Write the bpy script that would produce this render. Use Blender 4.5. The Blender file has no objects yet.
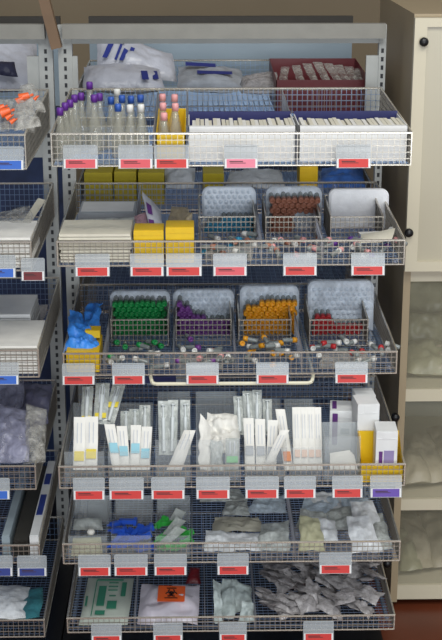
import bpy, math, random
from mathutils import Vector, noise
random.seed(7)
C = bpy.context.scene.collection
sc = bpy.context.scene
sc.view_settings.view_transform = 'Standard'
sc.view_settings.look = 'None'
sc.view_settings.exposure = 0.0

# ------------------------------------------------------------------ camera model (442x640)
F = 1380.0; TH = math.radians(17.5); YAW = math.radians(1.15); CAM = (0.0, -2.29, 1.42)
def ray(px, py):
    x = (px-221)/F; y = (320-py)/F
    c, s = math.cos(TH), math.sin(TH)
    d = (x, c+y*s, -s+y*c)
    cy, sy = math.cos(YAW), math.sin(YAW)
    return (d[0]*cy+d[1]*sy, -d[0]*sy+d[1]*cy, d[2])
def PY(px, py, Y):
    d = ray(px, py); t = (Y-CAM[1])/d[1]
    return Vector((CAM[0]+t*d[0], Y, CAM[2]+t*d[2]))
def PZ(px, py, Z):
    d = ray(px, py); t = (Z-CAM[2])/d[2]
    return Vector((CAM[0]+t*d[0], CAM[1]+t*d[1], Z))

cam = bpy.data.cameras.new('camera'); co = bpy.data.objects.new('camera', cam); C.objects.link(co)
cam.sensor_fit = 'VERTICAL'; cam.sensor_height = 24.0; cam.lens = F*24.0/640.0
co.location = CAM; co.rotation_euler = (math.radians(90)-TH, 0, -YAW)
cam.clip_start = 0.05
sc.camera = co

# ------------------------------------------------------------------ materials
def lin(h):
    r = [int(h[i:i+2], 16)/255 for i in (0, 2, 4)]
    return tuple(c/12.92 if c <= .04045 else ((c+.055)/1.055)**2.4 for c in r)
MATS = {}
def mat(name, hexc, rough=.5, metal=0, alpha=1, bump=0, bscale=60, var=0, vscale=30, spec=.5, coat=0):
    if name in MATS: return MATS[name]
    m = bpy.data.materials.new(name); m.use_nodes = True
    nt = m.node_tree; b = nt.nodes['Principled BSDF']
    col = lin(hexc)
    b.inputs['Base Color'].default_value = (*col, 1)
    b.inputs['Roughness'].default_value = rough
    b.inputs['Metallic'].default_value = metal
    b.inputs['Specular IOR Level'].default_value = spec
    b.inputs['Alpha'].default_value = alpha
    b.inputs['Coat Weight'].default_value = coat
    tc = nt.nodes.new('ShaderNodeTexCoord')
    if var or True:
        n = nt.nodes.new('ShaderNodeTexNoise'); n.inputs['Scale'].default_value = vscale; n.inputs['Detail'].default_value = 3
        r = nt.nodes.new('ShaderNodeValToRGB')
        v = var or .06
        r.color_ramp.elements[0].position = .3; r.color_ramp.elements[1].position = .7
        r.color_ramp.elements[0].color = (*[c*(1-v) for c in col], 1)
        r.color_ramp.elements[1].color = (*[min(1, c*(1+v)) for c in col], 1)
        nt.links.new(tc.outputs['Object'], n.inputs['Vector'])
        nt.links.new(n.outputs['Fac'], r.inputs['Fac']); nt.links.new(r.outputs['Color'], b.inputs['Base Color'])
    if bump:
        n2 = nt.nodes.new('ShaderNodeTexNoise'); n2.inputs['Scale'].default_value = bscale; n2.inputs['Detail'].default_value = 4
        bp = nt.nodes.new('ShaderNodeBump'); bp.inputs['Strength'].default_value = bump; bp.inputs['Distance'].default_value = .01
        nt.links.new(tc.outputs['Object'], n2.inputs['Vector'])
        nt.links.new(n2.outputs['Fac'], bp.inputs['Height']); nt.links.new(bp.outputs['Normal'], b.inputs['Normal'])
    MATS[name] = m
    return m
def film(name, hexc, a0=.25, a1=.75, rough=.18, bscale=70, bump=.9, vscale=45):
    """crinkled clear plastic: the cover varies over the surface with the creases"""
    if name in MATS: return MATS[name]
    m = mat(name, hexc, rough, alpha=.5, bump=bump, bscale=bscale, var=.1)
    nt = m.node_tree; b = nt.nodes['Principled BSDF']
    tc = nt.nodes.new('ShaderNodeTexCoord'); n = nt.nodes.new('ShaderNodeTexNoise')
    n.inputs['Scale'].default_value = vscale; n.inputs['Detail'].default_value = 5; n.inputs['Distortion'].default_value = 1.2
    mr = nt.nodes.new('ShaderNodeMapRange'); mr.inputs['From Min'].default_value = .35; mr.inputs['From Max'].default_value = .65
    mr.inputs['To Min'].default_value = a0; mr.inputs['To Max'].default_value = a1
    nt.links.new(tc.outputs['Object'], n.inputs['Vector']); nt.links.new(n.outputs['Fac'], mr.inputs['Value'])
    nt.links.new(mr.outputs['Result'], b.inputs['Alpha'])
    return m

WIRE = mat('chromed_wire', 'CFC8BA', .25, .75)
WIRED = mat('dull_wire', '9C9FA6', .33, .65)
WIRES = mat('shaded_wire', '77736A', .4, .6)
WIREB = mat('blue_reflection_wire', '8FA8C8', .3, .7)  # blue reflections on the mesh are put into the wire's colour
WIREW = mat('warm_wire', 'AAA498', .28, .7)
PAINT = mat('grey_white_paint', 'A6A8A4', .5)
PAINTD = mat('header_paint', '807E76', .55)
SLOT = mat('slot_dark', '303134', .8)
NAVY = mat('navy_backing', '26365A', .45, var=.5, vscale=14)
PALEB = mat('blue_grey_glass', '8796A0', .35, var=.15, vscale=3)
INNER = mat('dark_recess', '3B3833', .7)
BEIGE = mat('shaded_beige_laminate', '9C8C70', .5, var=.04, vscale=4)  # beige darkened to carry some of the shade on the cabinet side
CREAM = mat('cream_laminate', 'C4BCA4', .45, var=.04, vscale=4)
FROST = mat('frosted_door', 'AFA892', .35, var=.05, vscale=3)
GREENG = mat('cabinet_inside', 'A3A495', .6, var=.1, vscale=5)
WALLM = mat('brown_wall', '84765F', .8, var=.1, vscale=2)
FLOORM = mat('red_brown_floor', '62301D', .35, var=.18, vscale=6)
BLACK = mat('black_rubber', '0B0B0D', .4)
WHITE = mat('white_paper', 'DEDCD4', .6, bump=.15, bscale=40)
WHITEC = mat('white_card', 'D9DAD8', .5)
IVORY = mat('ivory_paper', 'D2CDBB', .65, bump=.2, bscale=60)
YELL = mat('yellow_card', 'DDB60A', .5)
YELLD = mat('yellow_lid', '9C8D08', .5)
RED = mat('red_card', 'C42C25', .5); PINK = mat('pink_red_card', 'CE4E56', .5); ROSE = mat('rose_card', 'D8788C', .5)
DRED = mat('dark_red_card', '6A1A1E', .5)
BLUE = mat('blue_card', '2B5FB8', .5); DBLUE = mat('dark_blue_card', '26377E', .5); VIOL = mat('violet_card', '5A3D9A', .5)
INK = mat('dark_ink', '3A1A1C', .6); INKB = mat('blue_ink', '1E2C78', .5); INKP = mat('purple_ink', '5B2B72', .5)
HOLD = mat('clear_holder', 'C6CCCE', .2, alpha=.36, spec=.6)
CLEAR = mat('clear_plastic', 'C4CBCC', .15, alpha=.16, spec=.7)
CLEARB = mat('clear_plastic_edge', 'C4CBCC', .2, alpha=.35)
GLASS = mat('bottle_glass', 'B4B3A4', .08, alpha=.34, spec=1)
TUBE = mat('tube_glass', '8B9290', .2, alpha=.85, spec=.6)
FOAM = mat('bluish_tray', 'CBD5E0', .35, bump=.2, bscale=90, var=.08, vscale=60)
FOAMD = mat('tray_dimple', 'CCD8E4', .3)
FOAMW = mat('white_tray', 'EEF0F2', .4, bump=.2, bscale=60)
F_CLR = film('clear_bag', 'BCBAB2', .08, .6)
F_WRAP = film('wrap_film', 'AEB4BA', .03, .38, bscale=100)
F_GREY = film('grey_clear_bag', 'ABA7A6', .6, .98, bscale=45, vscale=110, bump=.5)
F_LIL = film('lilac_grey_bag', '8F90A4', .45, .95, bscale=40, vscale=35)
F_TAN = film('tan_bag', 'A99C80', .6, .98)
F_PCH = film('clear_pouch', 'B8BDB8', .55, .95, bscale=40)
BAGW = mat('white_poly_bag', 'B3B5BD', .3, bump=.6, bscale=30, var=.12, vscale=20)
BAGG = mat('pale_grey_bag', '9DA2A8', .35, bump=.6, bscale=35, var=.25, vscale=22)
BAGM = mat('maroon_tray', '5E2227', .4)
SACK = mat('greenish_bag', '969478', .35, bump=.5, bscale=22, var=.2, vscale=16)
SACKB = mat('beige_bag', 'ADA48C', .4, bump=.5, bscale=22, var=.15, vscale=14)
ORNG = mat('orange_plastic', 'E2602A', .35)
GLOVE = mat('blue_glove', '3A86DC', .45, bump=.6, bscale=40, var=.2, vscale=40)
ROD = mat('cream_rod', 'D8D2B8', .35)
WOOD = mat('tan_board', '6E563E', .6, var=.2, vscale=12)
CAPS = {k: mat(k+'_cap', v, .4) for k, v in dict(green='128A44', purple='77408C', orange='E09A1A', red='B82A2E', brown='9C6650', teal='3698BC', blue='2D55A5', pink='D99A98', violet='5C2A86', white='D8D8D2').items()}

# ------------------------------------------------------------------ mesh builder
class MB:
    def __init__(s): s.v = []; s.f = []; s.m = []; s.sm = []
    def add(s, vs, fs, mi=0, smooth=False):
        o = len(s.v); s.v += [tuple(v) for v in vs]
        for f in fs: s.f.append(tuple(i+o for i in f)); s.m.append(mi); s.sm.append(smooth)
        return s
    def box(s, a, b, mi=0):
        x0, y0, z0 = a; x1, y1, z1 = b
        vs = [(x0,y0,z0),(x1,y0,z0),(x1,y1,z0),(x0,y1,z0),(x0,y0,z1),(x1,y0,z1),(x1,y1,z1),(x0,y1,z1)]
        return s.add(vs, [(0,3,2,1),(4,5,6,7),(0,1,5,4),(1,2,6,5),(2,3,7,6),(3,0,4,7)], mi)
    def obox(s, c, ax, ay, az, mi=0):
        c = Vector(c); vs = []
        for k in (-1, 1):
            for i, j in ((-1,-1),(1,-1),(1,1),(-1,1)): vs.append(c+ax*i+ay*j+az*k)
        return s.add(vs, [(0,3,2,1),(4,5,6,7),(0,1,5,4),(1,2,6,5),(2,3,7,6),(3,0,4,7)], mi)
    def seg(s, a, b, r, n=4, mi=0, r2=None, smooth=False, cap=True):
        a = Vector(a); b = Vector(b); d = (b-a)
        if d.length < 1e-7: return s
        d.normalize(); u = d.cross(Vector((0,0,1)))
        if u.length < .1: u = d.cross(Vector((1,0,0)))
        u.normalize(); w = d.cross(u); r2 = r if r2 is None else r2
        vs = []
        for p, rr in ((a, r), (b, r2)):
            for i in range(n):
                t = 2*math.pi*(i+.5)/n; vs.append(p+u*math.cos(t)*rr+w*math.sin(t)*rr)
        fs = [(i, (i+1) % n, n+(i+1) % n, n+i) for i in range(n)]
        s.add(vs, fs, mi, smooth)
        if cap: s.add(vs, [tuple(range(n))[::-1], tuple(range(n, 2*n))], mi)
        return s
    def path(s, pts, r, n=6, mi=0):
        for a, b in zip(pts, pts[1:]): s.seg(a, b, r, n, mi)
        return s
    def lathe(s, prof, base, axis, n=12, mi=0):
        base = Vector(base); d = Vector(axis).normalized(); u = d.cross(Vector((0,1,.1))).normalized(); w = d.cross(u)
        vs = []
        for rr, h in prof:
            for i in range(n):
                t = 2*math.pi*i/n; vs.append(base+d*h+u*math.cos(t)*rr+w*math.sin(t)*rr)
        fs = [(k*n+i, k*n+(i+1) % n, (k+1)*n+(i+1) % n, (k+1)*n+i) for k in range(len(prof)-1) for i in range(n)]
        return s.add(vs, fs, mi, True)
    def quadnet(s, p00, p10, p11, p01, nu, nv, r, ru=None, eu=True, ev=True):
        """wires: nu+1 lines running p0*->p1* direction v, nv+1 lines running u"""
        p00, p10, p11, p01 = map(Vector, (p00, p10, p11, p01))
        L = lambda a, b, t: a+(b-a)*t
        for i in range(0 if eu else 1, nu+(1 if eu else 0)):
            t = i/nu; s.seg(L(p00, p10, t), L(p01, p11, t), r, 4, 0, None, False, False)
        for j in range(0 if ev else 1, nv+(1 if ev else 0)):
            t = j/nv; s.seg(L(p00, p01, t), L(p10, p11, t), ru or r, 4, 0, None, False, False)
        return s
    def build(s, name, mats, parent=None):
        me = bpy.data.meshes.new(name); me.from_pydata(s.v, [], s.f)
        if not isinstance(mats, (list, tuple)): mats = [mats]
        for m in mats: me.materials.append(m)
        for p, mi, sm in zip(me.polygons, s.m, s.sm): p.material_index = mi; p.use_smooth = sm
        me.update()
        o = bpy.data.objects.new(name, me); C.objects.link(o)
        if parent is not None:
            o.parent = parent; pl = parent.matrix_local.translation
            if parent.parent is None:
                off = Vector(parent.location)
            else: off = Vector(parent.location)+Vector(parent.parent.location)
            o.location = (0, 0, 0)
            if off.length > 0:
                me.transform(__import__('mathutils').Matrix.Translation(-off))
        return o
def tag(o, label=None, cat=None, group=None, kind=None):
    if label: o['label'] = label
    if cat: o['category'] = cat
    if group: o['group'] = group
    if kind: o['kind'] = kind
    return o
def thing(name, label, cat, loc=(0,0,0), group=None):
    o = bpy.data.objects.new(name, None); C.objects.link(o); o.location = loc
    o.empty_display_size = .02
    return tag(o, label, cat, group)
def top(mb, name, mats, label, cat, group=None, kind=None):
    """one mesh, one thing: its origin is moved to its base"""
    o = mb.build(name, mats)
    xs = [Vector(v) for v in mb.v]
    c = sum(xs, Vector())/len(xs); c.z = min(v.z for v in xs)
    o.data.transform(__import__('mathutils').Matrix.Translation(-c)); o.location = c
    return tag(o, label, cat, group, kind)
def struct(mb, name, mats):
    o = mb.build(name, mats); o['kind'] = 'structure'; return o

def pillow(mb, bl, br, tr, tl, t, nu=8, nv=10, ns=.0, seed=0, freq=40, flat=.0, edge=.0, mi=0, power=.5, twoface=True):
    """soft bag or pouch spanning four corners; t is its half thickness"""
    bl, br, tr, tl = map(Vector, (bl, br, tr, tl))
    n = (br-bl).cross(tl-bl)
    if n.length < 1e-9: return mb
    n.normalize()
    if n.y > 0 and abs(n.y) > .05: n = -n
    off = Vector((seed*3.7, seed*1.3, seed*7.1))
    size = max((br-bl).length, (tl-bl).length)
    fr = []; bk = []
    for j in range(nv+1):
        for i in range(nu+1):
            u = i/nu; v = j/nv
            p = bl*(1-u)*(1-v)+br*u*(1-v)+tr*u*v+tl*(1-u)*v
            prof = max(0, (1-(2*u-1)**2))**power*max(0, (1-(2*v-1)**2))**power
            q = p*freq+off
            w = noise.noise(q)+.5*noise.noise(q*2.3)
            w2 = abs(noise.noise(q*1.7+Vector((5, 5, 5))))
            lat = noise.noise_vector(q*.8)*edge
            lat2 = lat - n*lat.dot(n)*.3
            h = prof*(t+flat*0)+ns*w*(.35+prof)*.8-ns*w2*prof
            fr.append(p+lat2+n*h)
            onb = i in (0, nu) or j in (0, nv)
            bk.append(p+lat2+n*(ns*w*.28 if onb else -prof*t*.6+ns*w*.3))
    W = nu+1
    fs = [(j*W+i, j*W+i+1, (j+1)*W+i+1, (j+1)*W+i) for j in range(nv) for i in range(nu)]
    # weld the border
    for j in range(nv+1):
        for i in range(nu+1):
            if i in (0, nu) or j in (0, nv): bk[j*W+i] = fr[j*W+i]
    mb.add(fr, fs, mi, True)
    if twoface: mb.add(bk, [f[::-1] for f in fs], mi, True)
    return mb

# ------------------------------------------------------------------ baskets
X0, X1 = -.236, .364
BK = {1: (-.01, 1.026, .054), 2: (.02, .834, .043), 3: (.057, .618, .041), 4: (-.085, .46, .040), 5: (-.067, .303, .038), 6: (-.041, .14, .029)}
ORD = {1: 'topmost', 2: 'second', 3: 'third', 4: 'fourth', 5: 'fifth', 6: 'lowest'}
def flo(k): return BK[k][1]-BK[k][2]
def basket(name, label, cat, x0, x1, y0, y1, zr, h, up=.018, sp=.0095, divs=(), r=.00066, rim=.0021, group=None, low=True):
    t = thing(name, label, cat, ((x0+x1)/2, (y0+y1)/2, zr-h), group)
    nx = round((x1-x0)/sp); ny = round((y1-y0)/(sp*1.1)); nz = max(3, round(h/.0105)); zb = zr-h; zk = zr+up
    MB().quadnet((x0,y0,zb),(x1,y0,zb),(x1,y0,zr),(x0,y0,zr), nx, nz, r, r*1.35).build('front_mesh', WIREW, t)
    W2 = WIREB
    MB().quadnet((x0,y1,zb),(x1,y1,zb),(x1,y1,zk),(x0,y1,zk), nx, nz+1, r).build('back_mesh', W2, t)
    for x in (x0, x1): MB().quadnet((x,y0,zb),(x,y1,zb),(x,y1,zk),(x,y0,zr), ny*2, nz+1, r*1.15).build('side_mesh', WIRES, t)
    MB().quadnet((x0,y0,zb),(x1,y0,zb),(x1,y1,zb),(x0,y1,zb), nx, ny, r).build('floor_mesh', W2, t)
    m = MB(); P = [(x0,y0,zr),(x1,y0,zr),(x1,y1,zk),(x0,y1,zk),(x0,y0,zr)]
    m.path(P, rim, 6); Q = [(x0,y0,zb),(x1,y0,zb),(x1,y1,zb),(x0,y1,zb),(x0,y0,zb)]; m.path(Q, rim*.7, 6)
    for x in (x0, x1): m.seg((x,y0,zb),(x,y0,zr),rim*.8,6); m.seg((x,y1,zb),(x,y1,zk),rim*.8,6)
    m.build('rim', WIRE, t)
    for px, yy in divs:
        m = MB(); m.quadnet((px,y0+.004,zb),(px,y1-.004,zb),(px,y1-.004,zk-.004),(px,y0+.004,zr-.002), ny, nz, r)
        m.path([(px,y0+.003,zb),(px,y0+.003,zr),(px,y1-.004,zk-.003),(px,y1-.004,zb)], r*1.7, 5)
        m.build('divider', WIRED, t)
    return t
CONT = {1: 'capped bottles and white packet boxes', 2: 'papers, yellow cartons and tube trays', 3: 'blue gloves and coloured tube trays', 4: 'upright syringe pouches and white cartons', 5: 'clear bins and crumpled paper packs', 6: 'green printed pack and grey packets'}
DV = {1: (153, 187, 297), 2: (132, 201, 262, 324), 3: (103, 173, 236, 303), 4: (), 5: (192, 296), 6: (134, 205, 256)}
for k, (yf, zr, h) in BK.items():
    dv = [(PY(p, PYy, yf).x, 0) for p, PYy in [(q, {1:131,2:238,3:349,4:466,5:541,6:617}[k]) for q in DV[k]]]
    basket('wire_basket', f'{ORD[k]} wide chrome wire basket of the middle rack, holding {CONT[k]}', 'basket', X0, X1, yf, yf+(.385 if k == 3 else .40), zr, h, divs=dv, group='wire baskets on the middle rack')
LB = {1: (-.0, 1.023, .057, -.281), 2: (.0, .839, .05, -.279), 3: (.0, .645, .05, -.274), 4: (0., .425, .045, -.288), 5: (0., .268, .035, -.287), 6: (0., .114, .035, -.284)}
LC = {1: 'orange-tinted clear bags', 2: 'white ribbed packs', 3: 'stacks of white cards', 4: 'bluish clear bags', 5: 'upright white and blue panels', 6: 'a teal and white bag'}
for k, (yf, zr, h, xr) in LB.items():
    basket('wire_basket', f'{ORD[k]} wire basket at the left edge, holding {LC[k]}', 'basket', xr-.6, xr, yf, yf+.40, zr, h, group='wire baskets on the left rack')
for k, (zr, lb) in {1: (1.03, 'holding white poly bags'), 2: (.84, 'holding yellow-lidded boxes'), 3: (.625, 'empty, seen behind the tube trays'), 4: (.43, 'empty, seen behind the syringe pouches'), 5: (.25, 'empty, low behind the clear bins')}.items():
    basket('rear_wire_basket', f'{ORD[k]} far-side wire basket of the middle rack, {lb}', 'basket', X0+.002, X1-.002, .475, .875, zr, .055, up=.01, sp=.011, group='wire baskets on the far side')

# ------------------------------------------------------------------ racks, cabinet, room
FZ = -.035
def rack(name, label, lx, rx, lw, rw):
    t = thing(name, label, 'shelving rack', ((lx+rx)/2, .5, FZ))
    zt = 1.16
    for x, w in ((lx, lw), (rx, rw)):
        for yy in (.465,):
            m = MB(); m.box((x-w/2,yy-.02,FZ), (x+w/2,yy,zt))
            if yy < .5:
                z = .0
                while z < 1.115:
                    m.box((x-.0026,yy-.0206,z), (x+.0026,yy-.0199,z+.0085), 1); z += .0165
            m.build('upright', [PAINT, SLOT], t)
    m = MB(); m.box((lx-.002,.42,zt-.024), (rx+.002,.44,zt+.004)); m.build('header_beam', PAINTD, t)
    m = MB(); m.box((lx+lw/2,.448,1.124), (rx-rw/2,.458,1.137)); m.box((rx-rw/2-.024,.448,.9), (rx-rw/2,.458,1.1)); m.box((lx+lw/2,.448,.9), (lx+lw/2+.01,.458,1.1))
    m.build('inner_frame', PAINT, t)
    m = MB(); m.box((lx+lw/2,.915,FZ), (rx-rw/2,.925,.93)); m.build('lower_back_panel', NAVY, t)
    m = MB(); m.box((lx+lw/2,.915,.932), (rx-rw/2,.925,1.09)); m.build('upper_back_panel', PALEB, t)
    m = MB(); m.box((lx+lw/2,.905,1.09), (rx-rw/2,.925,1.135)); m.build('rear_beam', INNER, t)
    m = MB(); m.box((lx-.0118,-.03,FZ), (rx-.008 if lx > -.5 else -.2645,.92,FZ+.05)); m.build('dark_floor_cover', BLACK, t)  # black cover added to keep the floor under the baskets dark
    if lx > -.5:
        for k, (yf, zr, h) in BK.items():
            for x in (X0+.006, X1-.006): m = MB(); m.box((x-.003, yf+.05, zr-h-.011), (x+.003, .447, zr-h-.0025)); m.build('arm', WIRED, t)
    else:
        for k, (yf, zr, h, xr) in LB.items():
            for x in (xr-.594, xr-.008): m = MB(); m.box((x-.003, yf+.05, zr-h-.011), (x+.003, .447, zr-h-.0025)); m.build('arm', WIRED, t)
    return t
rack('shelving_rack', 'tall slotted metal rack in the middle carrying the six wide wire baskets', -.250, .372, .027, .014)
rack('shelving_rack', 'slotted metal rack cut off by the left edge of the photo', -.91, -.288, .027, .027)
# slanted tan board between the two racks
m = MB(); a = PY(43, -6, .42); b = PY(57, 48, .42)
d = (b-a).normalized(); m.obox((a+b)/2, d*(b-a).length/2, Vector((d.z, 0, -d.x))*.010, Vector((0, .012, 0)))
top(m, 'slanted_board', WOOD, 'narrow tan board slanting between the tops of the two racks', 'board')

m = MB(); m.box((-2.5, -3.2, FZ-.05), (2.8, 3.0, FZ)); struct(m, 'floor', FLOORM)
m = MB(); m.box((-2.5, 1.6, FZ), (2.8, 1.7, 2.8)); struct(m, 'wall_back', WALLM)

def cabinet():
    x0, yf, yb = .409, .30, .78
    t = thing('storage_cabinet', 'cream storage cabinet right of the rack with open lower shelves', 'cabinet', (.72, .54, FZ))
    zt = 1.187; x1 = 1.02
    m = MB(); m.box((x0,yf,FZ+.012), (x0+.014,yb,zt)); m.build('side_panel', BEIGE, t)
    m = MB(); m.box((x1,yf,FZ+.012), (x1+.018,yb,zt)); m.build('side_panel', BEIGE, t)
    m = MB(); m.box((x0+.014,yb-.012,FZ+.012), (x1,yb,zt)); m.build('back_panel', GREENG, t)
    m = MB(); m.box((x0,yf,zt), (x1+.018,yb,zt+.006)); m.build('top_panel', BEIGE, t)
    zs = []
    for y0, y1 in ((271, 282), (390, 402), (500, 511), (586, 600)):
        z1 = PY(425, y0, yf).z; z0 = PY(425, y1, yf).z; zs.append(z1)
        m = MB(); m.box((x0+.014,yf+.004,z0), (x1,yb-.012,z1)); m.build('shelf', CREAM, t)
    zd = zs[0]+.004
    d = MB(); d.box((x0-.001,yf-.018,zd), (x0+.022,yf-.002,zt)); d.box((x0+.022,yf-.018,zd), (x1,yf-.002,zd+.02)); d.box((x0+.022,yf-.018,zt-.016), (x1,yf-.002,zt))
    fr = d.build('door', CREAM, t)
    p = MB(); p.box((x0+.022,yf-.012,zd+.02), (x1,yf-.006,zt-.016)); p.build('door_panel', FROST, fr)
    for i in range(3):
        g = MB(); g.box((x0+.0145,yf+.010,zs[i+1]+.001), (x1-.002,yf+.013,zs[i]-.019)); g.build('glass_pane', mat('hazy_glass','B4B09A',.3,alpha=.14,spec=.5), t)
    for (px, py, yy) in ((424, 42, yf-.024), (409, 233, yf-.024), (395.5, 417.5, yf-.008), (387.5, 564, yf-.008)):
        c = PY(px, py, yy); kb = MB()
        kb.lathe([(0,-.006),(.0055,-.006),(.0085,-.002),(.0085,.002),(.006,.012),(0,.012)], c, (0, 1, .0), 16)
        kb.build('knob', BLACK, t)
    return zs
ZS = cabinet()

# ------------------------------------------------------------------ price tags
def price(px0, px1, py, bk, mt, label, left=False, side=0):
    yf = (LB if left else BK)[bk][0]
    Y = yf-.010
    a = PY(px0, py, Y); b = PY(px1, py, Y); zc = (a.z+b.z)/2
    hh = .0078; t = thing('shelf_label', label, 'label', ((a.x+b.x)/2, Y, zc-hh), 'printed shelf labels')
    tl = Vector((0, -.25, 0)); up = Vector((0, .22, 1)).normalized(); nrm = Vector((0, -1, .22)).normalized()
    cx = (a.x+b.x)/2; w = (b.x-a.x)/2
    c = Vector((cx, Y, zc))
    m = MB(); m.obox(c+up*.0105+nrm*-.0012, Vector((w+.0015,0,0)), up*.0190, nrm*.0006); 
    m.seg(c+up*.0295+Vector((-w,0,0)), c+up*.0295+Vector((w,0,0)), .0016, 6)
    m.build('holder', HOLD, t)
    m = MB(); m.obox(c, Vector((w,0,0)), up*hh, nrm*.0004); 
    m.obox(c+nrm*.0006, Vector((w-.0028,0,0)), up*(hh-.0007), nrm*.0003, 1)
    m.obox(c+nrm*.001+up*.003+Vector((-w*.30,0,0)), Vector((w*.42,0,0)), up*.0008, nrm*.0002, 2)
    m.obox(c+nrm*.001+up*.0005+Vector((-w*.2,0,0)), Vector((w*.5,0,0)), up*.0005, nrm*.0002, 2)
    m.build('printed_card', [WHITEC, mt, INK], t)
LABS = {1: (162.5, [(64,97,PINK,'pinkish red'),(119,152,PINK,'pinkish red'),(155,188,RED,'red'),(225,257,ROSE,'pale rose'),(337,370,RED,'red')]),
 2: (270.5, [(76,109,RED,'red'),(131,163,RED,'red'),(167,201,RED,'red'),(214,246,PINK,'pinkish red'),(284,316,RED,'red'),(352,384,RED,'red')]),
 3: (379, [(63,94,RED,'red'),(113,144,RED,'red'),(187,218,RED,'red'),(257,288,RED,'red'),(336,367,RED,'red')]),
 4: (494, [(74,104,RED,'red'),(110,143,RED,'red'),(152,184,RED,'red'),(197,229,RED,'red'),(246,278,RED,'red'),(285,315,RED,'red'),(333,362,RED,'red'),(371,401,VIOL,'violet')]),
 5: (570.5, [(79,110,RED,'red'),(115,147,RED,'red'),(155,186,RED,'red'),(218,248,RED,'red'),(320,351,RED,'red')]),
 6: (639, [(92,121,RED,'red'),(154,182,RED,'red'),(220,246,RED,'red'),(304,333,RED,'red')])}
NTH = ['first', 'second', 'third', 'fourth', 'fifth', 'sixth', 'seventh', 'eighth']
for k, (py, L) in LABS.items():
    for i, (a, b, mt, cn) in enumerate(L):
        d = -(a-70)/340*2.5*(k/3)
        price(a, b, py+1.2+d*.8, k, mt, f'{cn} shelf label, {NTH[i]} from the left on the {ORD[k]} basket of the middle rack')
for k, a, b, py, mt, cn in ((1,-8,23,165,BLUE,'blue'),(2,-14,15,273,BLUE,'blue'),(2,22,44,276,DRED,'dark red'),(3,-14,18,380,BLUE,'blue'),(4,-20,9,495,BLUE,'blue'),(5,-18,12,572,DBLUE,'dark blue'),(5,18,46,572,DBLUE,'dark blue')):
    price(a, b, py, k, mt, f'{cn} shelf label on the {ORD[k]} basket at the left edge' + (', nearer the photo edge' if (k == 5 and a < 0) else ', by the basket corner' if k == 5 else ''), left=True)

# ------------------------------------------------------------------ generic soft and boxed items
SEED = [0]
def quad(name, mats, label, cat, px, Yb, Yt, fz, t=.004, ns=.001, nu=8, nv=12, freq=40, edge=0, group=None, power=.5, wrap=None):
    """a soft item from its four outline points bl, br, tr, tl"""
    SEED[0] += 1
    bl, br, tr, tl = px
    P = [PY(*bl, Yb), PY(*br, Yb), PY(*tr, Yt), PY(*tl, Yt)]
    for p in P: p.z = max(p.z, fz+.003)
    m = pillow(MB(), *P, t, nu, nv, ns, SEED[0], freq, edge=edge, power=power)
    return top(m, name, mats, label, cat, group), P
def onq(P, u0, v0, u1, v1, lift=.002):
    """a flat patch lying on the face of a quad thing"""
    bl, br, tr, tl = P
    n = (br-bl).cross(tl-bl).normalized()
    if n.y > 0: n = -n
    f = lambda u, v: bl*(1-u)*(1-v)+br*u*(1-v)+tr*u*v+tl*(1-u)*v+n*lift
    return [f(u0,v0), f(u1,v0), f(u1,v1), f(u0,v1)], n
def patch(o, P, name, mt, u0, v0, u1, v1, lift=.003, label=None):
    Q, n = onq(P, u0, v0, u1, v1, lift)
    m = MB(); m.add([*Q, *[q-n*.0006 for q in Q]], [(0,1,2,3),(7,6,5,4),(0,4,5,1),(1,5,6,2),(2,6,7,3),(3,7,4,0)])
    c = m.build(name, mt, o)
    if label: c['label'] = label
    return c
def carton(name, mt, label, cat, xl, xr, yt, yb, Y, dep, fz=None, group=None, rot=0, prints=(), lid=True, bev=.001):
    a = PY(xl, yb, Y); b = PY(xr, yb, Y); z0 = a.z if fz is None else max(a.z, fz+.002) if yb < 999 else fz+.002
    if yb >= 999: a = PY(xl, yt, Y); b = PY(xr, yt, Y); z0 = fz+.002
    z1 = PY((xl+xr)/2, yt, Y).z; w = b.x-a.x
    t = thing(name, label, cat, (a.x, Y, z0), group); t.rotation_euler = (0, 0, rot)
    H = z1-z0
    m = MB(); m.box((0,0,0), (w,dep,H))
    m.box((.0006,.001,H), (w-.0006,dep-.001,H+.0007))
    m.box((-.0004,.006,H*.1), (-.0001,dep-.006,H*.96))
    bx = m.build('carton_body', mt); bx.parent = t
    mod = bx.modifiers.new('bevel', 'BEVEL'); mod.width = bev; mod.segments = 2; mod.limit_method = 'ANGLE'
    if lid:
        m = MB(); m.box((.0012,-.0006,H*.86), (w-.0012,.0002,H*.868)); m.box((w*.3,-.0007,H*.86), (w*.7,-.0001,H*.985))
        l = m.build('lid_flap', mt); l.parent = t
    for (nm, pm, u0, v0, u1, v1, face) in prints:
        m = MB()
        if face == 'f': m.box((w*u0,-.0009,H*v0), (w*u1,-.0001,H*v1))
        elif face == 't': m.box((w*u0,dep*v0,H+.0001), (w*u1,dep*v1,H+.0012))
        else: m.box((-.0009,dep*u0,H*v0), (-.0001,dep*u1,H*v1))
        p = m.build(nm, pm); p.parent = t
    return t
def bottle(label, px, py, Y, cap, fz, group, s=1):
    c = PY(px, py, Y); H = c.z-fz+.004
    t = thing('sample_bottle', label, 'bottle', (c.x, Y, fz+.0015), group)
    k = H-.010
    prof = [(0,.0),(.0115*s,.0),(.0125*s,.003),(.0125*s,k*.42),(.0105*s,k*.56),(.0055*s,k*.78),(.0048*s,k),(0,k)]
    m = MB(); m.lathe(prof, (0,0,0), (0,0,1), 14); b = m.build('bottle_body', GLASS); b.parent = t
    m = MB(); m.lathe([(0,k-.001),(.0058*s,k-.001),(.0060*s,k+.009),(.005*s,k+.012),(0,k+.012)], (0,0,0), (0,0,1), 14); b = m.build('cap', CAPS[cap]); b.parent = t
    return t

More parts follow.
